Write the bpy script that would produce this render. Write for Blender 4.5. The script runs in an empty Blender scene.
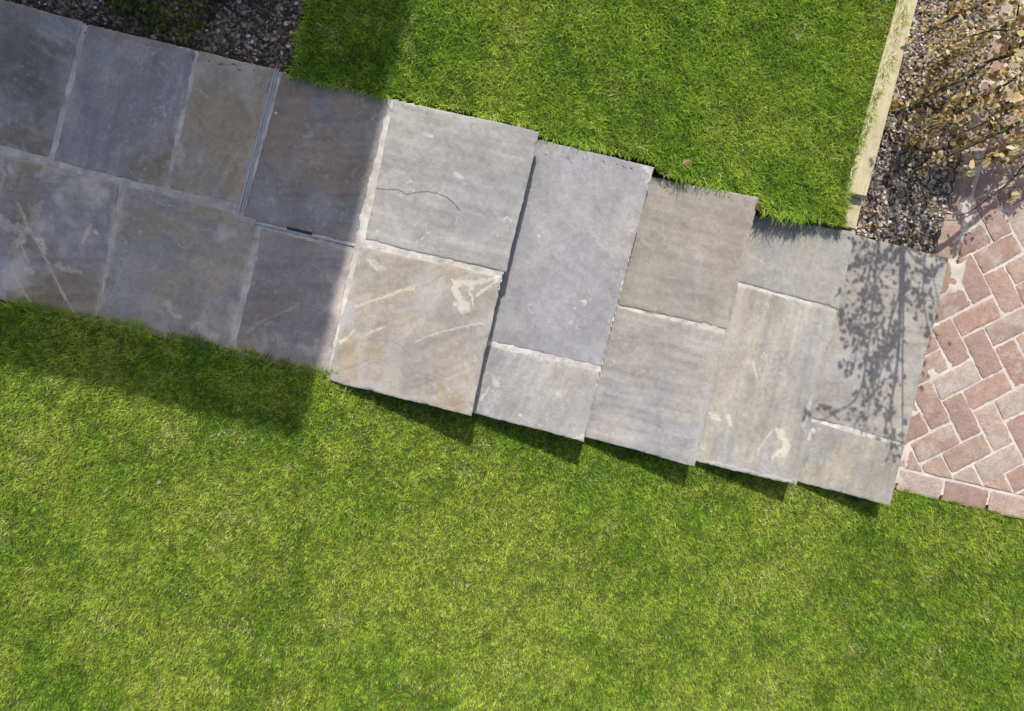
import bpy, bmesh, math, random
import numpy as np

# ------------------------------------------------------------------ camera, sky, sun, exposure
scene = bpy.context.scene
F_PX, W_PX, H_PX, CAM_Z = 760.0, 1024, 711, 3.13
STEP = 0.122                                   # drop of one step
cam_d = bpy.data.cameras.new('camera'); cam = bpy.data.objects.new('camera', cam_d)
scene.collection.objects.link(cam); cam.location = (0, 0, CAM_Z); cam.rotation_euler = (0, 0, 0)
cam_d.lens = F_PX / W_PX * 36; cam_d.sensor_width = 36; cam_d.clip_start = 0.02; cam_d.clip_end = 3000
scene.camera = cam
scene.render.resolution_x, scene.render.resolution_y = W_PX, H_PX

SUN_ELEV = math.radians(53)
SUN_H = np.array([0.08, 0.989]); SUN_H = SUN_H / np.linalg.norm(SUN_H)      # horizontal direction towards the sun
TAN = math.tan(SUN_ELEV)
world = bpy.data.worlds.new('World'); scene.world = world; world.use_nodes = True
nt = world.node_tree; bg = nt.nodes['Background']
sky = nt.nodes.new('ShaderNodeTexSky'); sky.sky_type = 'NISHITA'; sky.sun_disc = False
sky.sun_elevation = SUN_ELEV; sky.sun_rotation = math.atan2(SUN_H[0], SUN_H[1])
sky.air_density = 0.9; sky.dust_density = 3.0; sky.ozone_density = 0.2
nt.links.new(sky.outputs[0], bg.inputs[0]); bg.inputs[1].default_value = 0.128
sd = bpy.data.lights.new('sun', 'SUN'); sun = bpy.data.objects.new('sun', sd); scene.collection.objects.link(sun)
sd.energy = 3.5; sd.angle = math.radians(0.5); sd.color = (1.0, 0.955, 0.88)
sun.location = (0, 0, 12)
sun.rotation_euler = (math.pi / 2 - SUN_ELEV, 0, math.atan2(SUN_H[1], SUN_H[0]) + math.pi / 2)
scene.view_settings.view_transform = 'Standard'; scene.view_settings.look = 'None'
scene.view_settings.exposure = 0.25; scene.view_settings.gamma = 1; scene.view_settings.use_curve_mapping = False

rng = np.random.default_rng(7)

# ------------------------------------------------------------------ helpers
def at(u, v, z):
    d = (CAM_Z - z) / F_PX
    return np.array([(u - W_PX / 2) * d, -(v - H_PX / 2) * d, z])
def at2(uv, z):
    uv = np.asarray(uv, float); d = (CAM_Z - z) / F_PX
    return np.stack([(uv[..., 0] - W_PX / 2) * d, -(uv[..., 1] - H_PX / 2) * d], -1)
def to_px(x, y, z):
    d = (CAM_Z - z) / F_PX
    return x / d + W_PX / 2, -y / d + H_PX / 2
def lvl(k): return -k * STEP

AX = np.array([0.9689, -0.2476]); AX /= np.linalg.norm(AX)       # along the path, downhill
NX = np.array([-AX[1], AX[0]])                                    # across the path, uphill in the picture

def vnoise(x, y, seed=0):
    t = np.random.default_rng(seed + 991).random((256, 256))
    xi = np.floor(x).astype(int); yi = np.floor(y).astype(int)
    fx = x - xi; fy = y - yi
    fx = fx * fx * (3 - 2 * fx); fy = fy * fy * (3 - 2 * fy)
    a = t[xi & 255, yi & 255]; b = t[(xi + 1) & 255, yi & 255]
    c = t[xi & 255, (yi + 1) & 255]; d = t[(xi + 1) & 255, (yi + 1) & 255]
    return (a * (1 - fx) + b * fx) * (1 - fy) + (c * (1 - fx) + d * fx) * fy
def fbm(x, y, seed=0, octv=4, gain=0.5):
    s = 0; a = 1; n = 0
    for o in range(octv):
        s = s + a * vnoise(x * 2 ** o + 17.3 * o, y * 2 ** o - 9.1 * o, seed + o); n += a; a *= gain
    return s / n
def sstep(a, b, x):
    t = np.clip((x - a) / (b - a), 0, 1); return t * t * (3 - 2 * t)
def seg_dist(px, py, pts):
    best = np.full(px.shape, 1e9); tt = np.zeros(px.shape); n = len(pts) - 1
    for i in range(n):
        ax, ay = pts[i]; bx, by = pts[i + 1]
        dx, dy = bx - ax, by - ay
        t = np.clip(((px - ax) * dx + (py - ay) * dy) / (dx * dx + dy * dy + 1e-9), 0, 1)
        d = np.hypot(px - ax - t * dx, py - ay - t * dy)
        m = d < best; best = np.where(m, d, best); tt = np.where(m, (i + t) / n, tt)
    return best, tt
def inside(px, py, poly):
    r = np.zeros(px.shape, bool); n = len(poly); j = n - 1
    for i in range(n):
        xi, yi = poly[i]; xj, yj = poly[j]
        c = ((yi > py) != (yj > py)) & (px < (xj - xi) * (py - yi) / (yj - yi + 1e-12) + xi)
        r ^= c; j = i
    return r

def link(name, me, mats, parent=None):
    o = bpy.data.objects.new(name, me); scene.collection.objects.link(o)
    for m in (mats if isinstance(mats, (list, tuple)) else [mats]): me.materials.append(m)
    if parent is not None: o.parent = parent
    return o
def mesh_np(name, verts, faces, cols=None, smooth=False):
    """faces: list of (n,k) int arrays with k = 3 or 4"""
    me = bpy.data.meshes.new(name)
    verts = np.asarray(verts, np.float32)
    fl = [np.asarray(f, np.int32) for f in faces if len(f)]
    loops = np.concatenate([f.ravel() for f in fl])
    tot = np.concatenate([np.full(len(f), f.shape[1], np.int32) for f in fl])
    st = np.concatenate([[0], np.cumsum(tot)[:-1]]).astype(np.int32)
    me.vertices.add(len(verts)); me.vertices.foreach_set('co', verts.ravel())
    me.loops.add(len(loops)); me.loops.foreach_set('vertex_index', loops)
    me.polygons.add(len(tot)); me.polygons.foreach_set('loop_start', st); me.polygons.foreach_set('loop_total', tot)
    me.polygons.foreach_set('use_smooth', np.full(len(tot), smooth, bool))
    if cols is not None:
        a = me.color_attributes.new('tint', 'FLOAT_COLOR', 'POINT')
        c = np.ones((len(verts), 4), np.float32); c[:, :3] = cols
        a.data.foreach_set('color', c.ravel())
    me.update(calc_edges=True); me.validate()
    return me
def tag(o, label=None, cat=None, group=None, kind=None):
    if label: o['label'] = label
    if cat: o['category'] = cat
    if group: o['group'] = group
    if kind: o['kind'] = kind
    return o
def empty(name, loc):
    o = bpy.data.objects.new(name, None); scene.collection.objects.link(o); o.location = loc; o.empty_display_size = 0.1
    return o

def new_mat(name, rough=0.8):
    m = bpy.data.materials.new(name); m.use_nodes = True
    n = m.node_tree; b = n.nodes['Principled BSDF']; b.inputs['Roughness'].default_value = rough
    b.inputs['Specular IOR Level'].default_value = 0.3
    return m, n, b
def tex_noise(n, scale, detail=5, rough=0.6, vec=None):
    t = n.nodes.new('ShaderNodeTexNoise'); t.inputs['Scale'].default_value = scale
    t.inputs['Detail'].default_value = detail; t.inputs['Roughness'].default_value = rough
    if vec is None:
        tc = n.nodes.new('ShaderNodeTexCoord'); vec = tc.outputs['Object']
    n.links.new(vec, t.inputs['Vector']); return t
def ramp(n, fac, stops):
    r = n.nodes.new('ShaderNodeValToRGB'); e = r.color_ramp.elements
    while len(e) < len(stops): e.new(0.5)
    for k, (p, c) in enumerate(stops):
        e[k].position = p; e[k].color = (*c, 1)
    n.links.new(fac, r.inputs[0]); return r
def mulc(n, a, b, kind='MULTIPLY', fac=1.0):
    m = n.nodes.new('ShaderNodeMix'); m.data_type = 'RGBA'; m.blend_type = kind
    m.inputs[0].default_value = fac
    n.links.new(a, m.inputs[6]); n.links.new(b, m.inputs[7]); return m.outputs[2]
def bump(n, b, h, strength, dist):
    bp = n.nodes.new('ShaderNodeBump'); bp.inputs['Strength'].default_value = strength; bp.inputs['Distance'].default_value = dist
    n.links.new(h, bp.inputs['Height']); n.links.new(bp.outputs[0], b.inputs['Normal'])
def attr_col(n, name='tint'):
    a = n.nodes.new('ShaderNodeAttribute'); a.attribute_name = name; return a.outputs['Color']

# ------------------------------------------------------------------ materials
def mat_tinted(name, grain_scale, lo, hi, rough, bstr, bdist):
    m, n, b = new_mat(name, rough)
    t = tex_noise(n, grain_scale, 4, 0.65)
    r = ramp(n, t.outputs[0], [(0.3, (lo,) * 3), (0.7, (hi,) * 3)])
    n.links.new(mulc(n, attr_col(n), r.outputs[0]), b.inputs['Base Color'])
    bump(n, b, t.outputs[0], bstr, bdist)
    return m
M_STONE = mat_tinted('riven_sandstone', 300, 0.78, 1.2, 0.75, 0.6, 0.003)
M_BRICK = mat_tinted('tumbled_brick', 200, 0.66, 1.26, 0.92, 1.0, 0.005)
M_MORTAR = mat_tinted('pale_mortar', 240, 0.8, 1.15, 0.92, 0.8, 0.003)
M_GRAVEL = mat_tinted('gravel_stone', 160, 0.75, 1.2, 0.85, 0.5, 0.002)

def mat_blade(name, trans=0.3):
    m, n, b = new_mat(name, 0.55)
    b.inputs['Specular IOR Level'].default_value = 0.25
    c = attr_col(n); n.links.new(c, b.inputs['Base Color'])
    tr = n.nodes.new('ShaderNodeBsdfTranslucent'); n.links.new(c, tr.inputs['Color'])
    mx = n.nodes.new('ShaderNodeMixShader'); mx.inputs[0].default_value = trans
    n.links.new(b.outputs[0], mx.inputs[1]); n.links.new(tr.outputs[0], mx.inputs[2])
    n.links.new(mx.outputs[0], n.nodes['Material Output'].inputs['Surface'])
    return m
M_BLADE = mat_blade('grass_blade')
M_LEAF = mat_blade('dry_leaf', .42)

def mat_simple(name, c1, c2, scale, rough=0.9, bstr=0.6, bdist=0.01, detail=6):
    m, n, b = new_mat(name, rough)
    t = tex_noise(n, scale, detail, 0.65)
    r = ramp(n, t.outputs[0], [(0.3, c1), (0.7, c2)])
    n.links.new(r.outputs[0], b.inputs['Base Color'])
    bump(n, b, t.outputs[0], bstr, bdist)
    return m
M_SOIL = mat_simple('garden_soil', (0.04, 0.032, 0.026), (0.17, 0.145, 0.12), 60, .95, 1.0, .03)
M_TURF = mat_simple('turf_thatch', (0.06, 0.085, 0.018), (0.16, 0.18, 0.05), 90)
M_FAR = mat_simple('rough_grass', (0.04, 0.075, 0.012), (0.10, 0.15, 0.03), 3)
M_BASE = mat_simple('cement_render', (0.10, 0.09, 0.08), (0.2, 0.18, 0.16), 40)
M_METAL = mat_simple('galvanised_steel', (0.28, 0.32, 0.36), (0.45, 0.48, 0.52), 120, 0.5, 0.2, 0.001)
M_METAL.node_tree.nodes['Principled BSDF'].inputs['Metallic'].default_value = 0.25
M_DARK = mat_simple('painted_slot_shade', (0.02, 0.03, 0.04), (0.05, 0.07, 0.09), 80)
M_BARK = mat_simple('brown_green_bark', (0.045, 0.04, 0.018), (0.13, 0.105, 0.055), 120, 0.85, 0.7, 0.003)
M_EVER = mat_blade('evergreen_leaf')
def mat_timber():
    m, n, b = new_mat('pale_softwood', 0.75)
    tc = n.nodes.new('ShaderNodeTexCoord'); mp = n.nodes.new('ShaderNodeMapping')
    mp.inputs['Scale'].default_value = (1, 0.06, 1); n.links.new(tc.outputs['Object'], mp.inputs[0])
    t = tex_noise(n, 160, 5, 0.6, mp.outputs[0]); t2 = tex_noise(n, 11, 7, 0.7)
    r = ramp(n, t.outputs[0], [(0.3, (0.42, 0.36, 0.21)), (0.7, (0.58, 0.52, 0.36))])
    r2 = ramp(n, t2.outputs[0], [(0.28, (0.55, 0.53, 0.46)), (0.5, (0.92, 0.92, 0.9)), (0.72, (1.08, 1.06, 1.02))])
    n.links.new(mulc(n, r.outputs[0], r2.outputs[0]), b.inputs['Base Color'])
    bump(n, b, t.outputs[0], 0.4, 0.002); return m
M_TIMBER = mat_timber()

# ------------------------------------------------------------------ terrain heights (functions of the distance along the path)
E1 = at2([504, 273], 0.0) @ AX
def lawn_low_z(x, y):
    s = x * AX[0] + y * AX[1] - E1
    q = x * NX[0] + y * NX[1]
    z = np.interp(s, [-.62, -.3, 0, 2.0], [.004, -.105, -.186, -.606])
    z = np.maximum(np.minimum(z, 0.004), np.where(s > 1.9, -0.628, -9))
    return z + (fbm(x * 2.2, y * 2.2, 31, 2) - 0.5) * 0.03 * sstep(0, 0.25, -q - 0.25)
X545 = at2([545, 142], -0.09) @ AX
def lawn_up_z(x, y):
    s = x * AX[0] + y * AX[1] - X545
    z = np.interp(s, [-.75, -.35, 0, .5, .75, 1.3], [.012, -.045, -.128, -.2, -.262, -.31])
    return z + (fbm(x * 2.2, y * 2.2, 57, 2) - 0.5) * 0.02
BED_R = -0.545; BED_L = -0.05; PATIO = lvl(5)
def bed_r_z(x, y): return BED_R + (fbm(x * 5, y * 5, 77, 4) - 0.5) * 0.06
def bed_l_z(x, y): return BED_L + (fbm(x * 5, y * 5, 78, 4) - 0.5) * 0.05

def grid_patch(name, poly_px, zref, zfun, res, mat, kind='structure', label=None):
    poly = at2(poly_px, zref); lo = poly.min(0) - res - .12; hi = poly.max(0) + res + .12
    nx = int((hi[0] - lo[0]) / res) + 2; ny = int((hi[1] - lo[1]) / res) + 2
    X, Y = np.meshgrid(lo[0] + np.arange(nx) * res, lo[1] + np.arange(ny) * res, indexing='ij')
    Z = zfun(X, Y)
    idx = np.arange(nx * ny).reshape(nx, ny)
    q = np.stack([idx[:-1, :-1], idx[1:, :-1], idx[1:, 1:], idx[:-1, 1:]], -1).reshape(-1, 4)
    cx = (X[:-1, :-1] + res / 2).ravel(); cy = (Y[:-1, :-1] + res / 2).ravel()
    pu, pv = to_px(cx, cy, zfun(cx, cy)); keep = inside(pu, pv, poly_px); q = q[keep]
    used = np.unique(q); rm = -np.ones(nx * ny, int); rm[used] = np.arange(len(used))
    V = np.stack([X.ravel(), Y.ravel(), Z.ravel()], -1)[used]
    o = link(name, mesh_np(name, V, [rm[q]], smooth=True), mat)
    tag(o, kind=kind)
    return o

def dip(z, x, y, edge, amount):               # the turf rolls down to its cut edge
    U, V = to_px(x, y, z); d, _ = seg_dist(U, V, edge)
    return z - 0.004 - amount * np.exp(-d / 4.0)
# far ground
gm = mesh_np('ground', [(-400, -400, -1.0), (400, -400, -1.0), (400, 400, -1.0), (-400, 400, -1.0)], [np.array([[0, 1, 2, 3]])])
tag(link('ground', gm, M_FAR), kind='structure')

LOW_POLY = [(-420, 190), (0, 302), (95, 316), (230, 348), (326, 372), (333, 374), (470, 405), (478, 402), (583, 430), (588, 426), (692, 456), (697, 450),
            (796, 475), (800, 470), (889, 494), (895, 489), (1024, 520), (1420, 615), (1420, 1010), (-420, 1010)]
UP_POLY = [(360, -260), (311, 0), (299, 40), (290, 77), (320, 84), (388, 96), (538, 128), (545, 137), (654, 162), (660, 173), (757, 196), (764, 212), (845, 226),
           (845, 205), (850, 180), (865, 131), (885, 77), (904, 15), (978, -260)]
grid_patch('lawn_soil', LOW_POLY, -0.25, lambda x, y: dip(lawn_low_z(x, y), x, y, LOW_POLY[1:17], 0.03), 0.015, M_TURF)
grid_patch('lawn_soil', UP_POLY, -0.15, lambda x, y: dip(lawn_up_z(x, y), x, y, UP_POLY[1:18], 0.035), 0.015, M_TURF)
grid_patch('bed_soil', [(836, 230), (860, 195), (905, 20), (975, -260), (1078, -260), (995, 28), (957, 171), (947, 208), (934, 256), (934, 268)], BED_R, bed_r_z, 0.012, M_SOIL)
grid_patch('bed_soil', [(-420, -180), (-420, -108), (-20, 2), (90, 28), (200, 56), (283, 77), (300, 60), (318, -20), (372, -260), (-420, -260)], BED_L, bed_l_z, 0.012, M_SOIL)

# ------------------------------------------------------------------ paving slabs
EXT = 0.028
def slab_mesh(name, quad_px, level, style, seed, thick=0.034, ext=0.0, marks=(), dz=0.0, res=0.0042, wob=1.0):
    z0 = lvl(level) + dz
    c = at2(quad_px, z0)                                    # top-left, top-right, bottom-right, bottom-left
    if ext:
        c = c.copy(); c[0] -= AX * ext; c[3] -= AX * ext
    gc = c.mean(0); c = c + (c - gc) / np.linalg.norm(c - gc, axis=1)[:, None] * 0.0035
    n = max(8, int(np.linalg.norm(c[1] - c[0]) / res)); m = max(8, int(np.linalg.norm(c[3] - c[0]) / res))
    s, t = np.meshgrid(np.linspace(0, 1, n + 1), np.linspace(0, 1, m + 1), indexing='ij')
    P = (c[0] * ((1 - s) * (1 - t))[..., None] + c[1] * (s * (1 - t))[..., None] + c[2] * (s * t)[..., None] + c[3] * ((1 - s) * t)[..., None])
    X, Y = P[..., 0].copy(), P[..., 1].copy()
    wl = np.linalg.norm(c[1] - c[0]); hl = np.linalg.norm(c[3] - c[0])
    dE = np.minimum(np.minimum(s, 1 - s) * wl, np.minimum(t, 1 - t) * hl)
    X += wob * ((fbm(X * 9, Y * 9, seed + 1, 2) - .5) * 0.008 + (fbm(X * 55, Y * 55, seed + 2, 2) - .5) * 0.004)
    Y += wob * ((fbm(X * 9, Y * 9, seed + 3, 2) - .5) * 0.008 + (fbm(X * 55, Y * 55, seed + 4, 2) - .5) * 0.004)
    Z = np.full(X.shape, z0) + fbm(X * 4, Y * 4, seed + 5, 4) * 0.004
    steps = fbm(X * 3.2, Y * 3.2, seed + 6, 4)
    Z += style.get('riven', 0.0012) * (np.floor(steps * 14) / 14 + sstep(0.7, 1.0, (steps * 14) % 1) / 14) * 5
    Z -= 0.0035 * np.exp(-dE / 0.0035) * (0.5 + fbm(X * 40, Y * 40, seed + 8, 3))
    chip = sstep(0.66, 0.74, fbm(X * 22, Y * 22, seed + 9, 3)) * np.exp(-dE / 0.006); Z -= 0.005 * chip
    # colour of the stone itself
    th = style.get('grain', 0.0); ca, sa = math.cos(th), math.sin(th)
    gu = X * ca + Y * sa; gv = -X * sa + Y * ca
    base = np.array(style['c1'])[None, None] * np.ones(X.shape + (1,))
    def mixin(col, a):
        nonlocal base
        base = base * (1 - a[..., None]) + np.asarray(col) * a[..., None]
    wx = X + 0.15 * (fbm(X * 3, Y * 3, seed + 20, 3) - .5); wy = Y + 0.15 * (fbm(X * 3, Y * 3, seed + 21, 3) - .5)
    mixin(style['c2'], sstep(0.40, 0.66, fbm(wx * 4.0, wy * 4.0, seed + 10, 5)))
    mixin(style['c3'], style.get('a3', 0.8) * sstep(0.5, 0.68, fbm(wx * 5 + 30, wy * 5, seed + 12, 5)))
    st = fbm(gu * 4, gv * 38, seed + 14, 5, 0.62)
    base *= (1 + style.get('streak', 0.25) * (st - 0.5) * 2)[..., None]
    base *= (1 + 0.46 * (fbm(X * 60, Y * 60, seed + 15, 4, 0.7) - 0.5))[..., None]
    base *= (1 + 0.42 * (fbm(X * 9, Y * 9, seed + 16, 5, 0.65) - 0.5))[..., None]
    # pale bloom clouds
    bl = sstep(0.55, 0.8, fbm(wx * 6 - 11, wy * 6 + 4, seed + 17, 5, 0.6)); mixin((0.46, 0.45, 0.46), style.get('bloom', 0.4) * bl)
    # pale specks
    gx_ = .8 * X + .6 * Y + .02 * fbm(X * 30, Y * 30, seed + 50, 2); gy_ = -.6 * X + .8 * Y + .02 * fbm(X * 30, Y * 30, seed + 51, 2)
    sp = sstep(0.82, 0.9, vnoise(gx_ * 95, gy_ * 95, seed + 18)) * sstep(0.45, 0.75, fbm(X * 6, Y * 6, seed + 19, 3))
    mixin((0.58, 0.56, 0.52), style.get('specks', 0.35) * sp)
    # mortar smeared over the arris
    sm = np.exp(-dE / 0.009) * sstep(0.38, 0.62, fbm(X * 14, Y * 14, seed + 22, 4))
    mixin((0.56, 0.53, 0.47), 0.6 * style.get('smear', 0.6) * np.clip(sm, 0, 1))
    U, V = to_px(X, Y, z0)
    rag = fbm(U * 0.22, V * 0.22, seed + 23, 4) - 0.5
    rag2 = fbm(U * 0.6, V * 0.6, seed + 24, 3)
    wU = U + (fbm(U * .13, V * .13, seed + 41, 3) - .5) * 9; wV = V + (fbm(U * .13, V * .13, seed + 43, 3) - .5) * 9
    wU += (fbm(U * .5, V * .5, seed + 45, 2) - .5) * 1.3; wV += (fbm(U * .5, V * .5, seed + 47, 2) - .5) * 1.3
    rm_ = np.random.default_rng(seed + 60); marks = list(marks)
    for q_ in range(style.get('scuffs', 16)):       # small scuffs and scratches
        a_ = th + rm_.normal(0, .35) + (0 if rm_.random() < .7 else 1.3); l_ = rm_.uniform(3, 20)
        u0 = U.min() + (U.max() - U.min()) * rm_.random(); v0 = V.min() + (V.max() - V.min()) * rm_.random()
        lite = rm_.random() < .68
        marks.append(mk([(u0, v0), (u0 + l_ * math.cos(a_) * .5, v0 - l_ * math.sin(a_) * .5 + rm_.normal(0, 1)), (u0 + l_ * math.cos(a_), v0 - l_ * math.sin(a_))], (rm_.uniform(.5, 1.6), .5), rm_.uniform(.2, .5),
                        (0.50, 0.48, 0.45) if lite else (0.16, 0.15, 0.145), rag=1.0, warp=.6, **{'break': .8}))
    for q_ in range(style.get('clouds', 5)):        # irregular pale or brown clouding
        u0 = U.min() + (U.max() - U.min()) * rm_.random(); v0 = V.min() + (V.max() - V.min()) * rm_.random(); r_ = rm_.uniform(5, 14)
        marks.append(mk([(u0, v0), (u0 + rm_.normal(0, 12), v0 + rm_.normal(0, 12))], r_, rm_.uniform(.12, .3), [(0.42, 0.42, 0.43), (0.25, 0.215, 0.17), (0.20, 0.205, 0.225), (0.40, 0.37, 0.33)][rm_.integers(4)], soft=1.7, rag=1.5, warp=1.0))
    for mk_ in marks:
        ww = mk_.get('warp', .35 if np.max(mk_['w']) <= 2.5 else 1.0)
        d, tt = seg_dist(U + ww * (wU - U), V + ww * (wV - V), mk_['p'])
        w0, w1 = mk_.get('w', (3, 3)) if isinstance(mk_.get('w', 3), tuple) else (mk_['w'], mk_['w'])
        w = w0 + (w1 - w0) * tt
        a = 1 - sstep(w * 0.55, w * mk_.get('soft', 1.0), d + rag * w * mk_.get('rag', 0.9))
        a = a * mk_.get('a', 0.8) * (1 - mk_.get('break', 0.5) + mk_.get('break', 0.5) * sstep(0.35, 0.6, rag2))
        mixin(mk_.get('c', (0.62, 0.59, 0.53)), a)
        if 'h' in mk_: Z += a * mk_['h']
    base = np.clip(base * style.get('tone', 1.0) * np.array([0.94, 0.94, 0.912]), 0.01, 0.85)
    idx = np.arange((n + 1) * (m + 1)).reshape(n + 1, m + 1)
    V3 = np.stack([X.ravel(), Y.ravel(), Z.ravel()], -1); C = base.reshape(-1, 3)
    q = np.stack([idx[:-1, :-1], idx[:-1, 1:], idx[1:, 1:], idx[1:, :-1]], -1).reshape(-1, 4)
    ring = np.concatenate([idx[:-1, 0], idx[-1, :-1], idx[:0:-1, -1], idx[0, :0:-1]])
    R = V3[ring].copy(); k = len(ring); b0 = len(V3)
    mid = R.copy(); mid[:, 2] -= thick * 0.45
    cen = R.mean(0); mid[:, :2] += (cen[:2] - mid[:, :2]) * (0.004 * (vnoise(np.arange(k) * 0.21, np.zeros(k), seed + 30)))[:, None]
    low = R.copy(); low[:, 2] = z0 - thick
    low[:, :2] += (cen[:2] - low[:, :2]) * 0.012
    V3 = np.concatenate([V3, mid, low]); C = np.concatenate([C, C[ring] * 0.85, C[ring] * 0.8])
    i = np.arange(k); j = (i + 1) % k
    f1 = np.stack([ring[i], ring[j], b0 + j, b0 + i], -1); f2 = np.stack([b0 + i, b0 + j, b0 + k + j, b0 + k + i], -1)
    nb = len(V3); V3 = np.concatenate([V3, low.mean(0)[None]]); C = np.concatenate([C, C[:1]])
    f3 = np.stack([b0 + k + i, b0 + k + j, np.full(k, nb)], -1)
    # recentre on own base
    org = np.array([cen[0], cen[1], z0 - thick])
    return mesh_np(name, V3 - org, [q, f1[:, ::-1], f2[:, ::-1], f3[:, ::-1]], C, smooth=False), org

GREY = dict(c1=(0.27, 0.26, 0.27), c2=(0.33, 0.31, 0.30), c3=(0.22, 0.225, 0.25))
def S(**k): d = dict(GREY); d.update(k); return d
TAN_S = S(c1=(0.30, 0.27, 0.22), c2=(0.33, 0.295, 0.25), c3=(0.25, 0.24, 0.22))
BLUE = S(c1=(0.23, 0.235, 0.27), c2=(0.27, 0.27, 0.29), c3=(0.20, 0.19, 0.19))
W = (0.66, 0.63, 0.57); PW = (0.50, 0.49, 0.50)
acr = math.radians(-14.3); alg = math.radians(75.7)
def mk(p, w, a=0.8, c=W, **k): d = dict(p=p, w=w, a=a, c=c); d.update(k); return d

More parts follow.
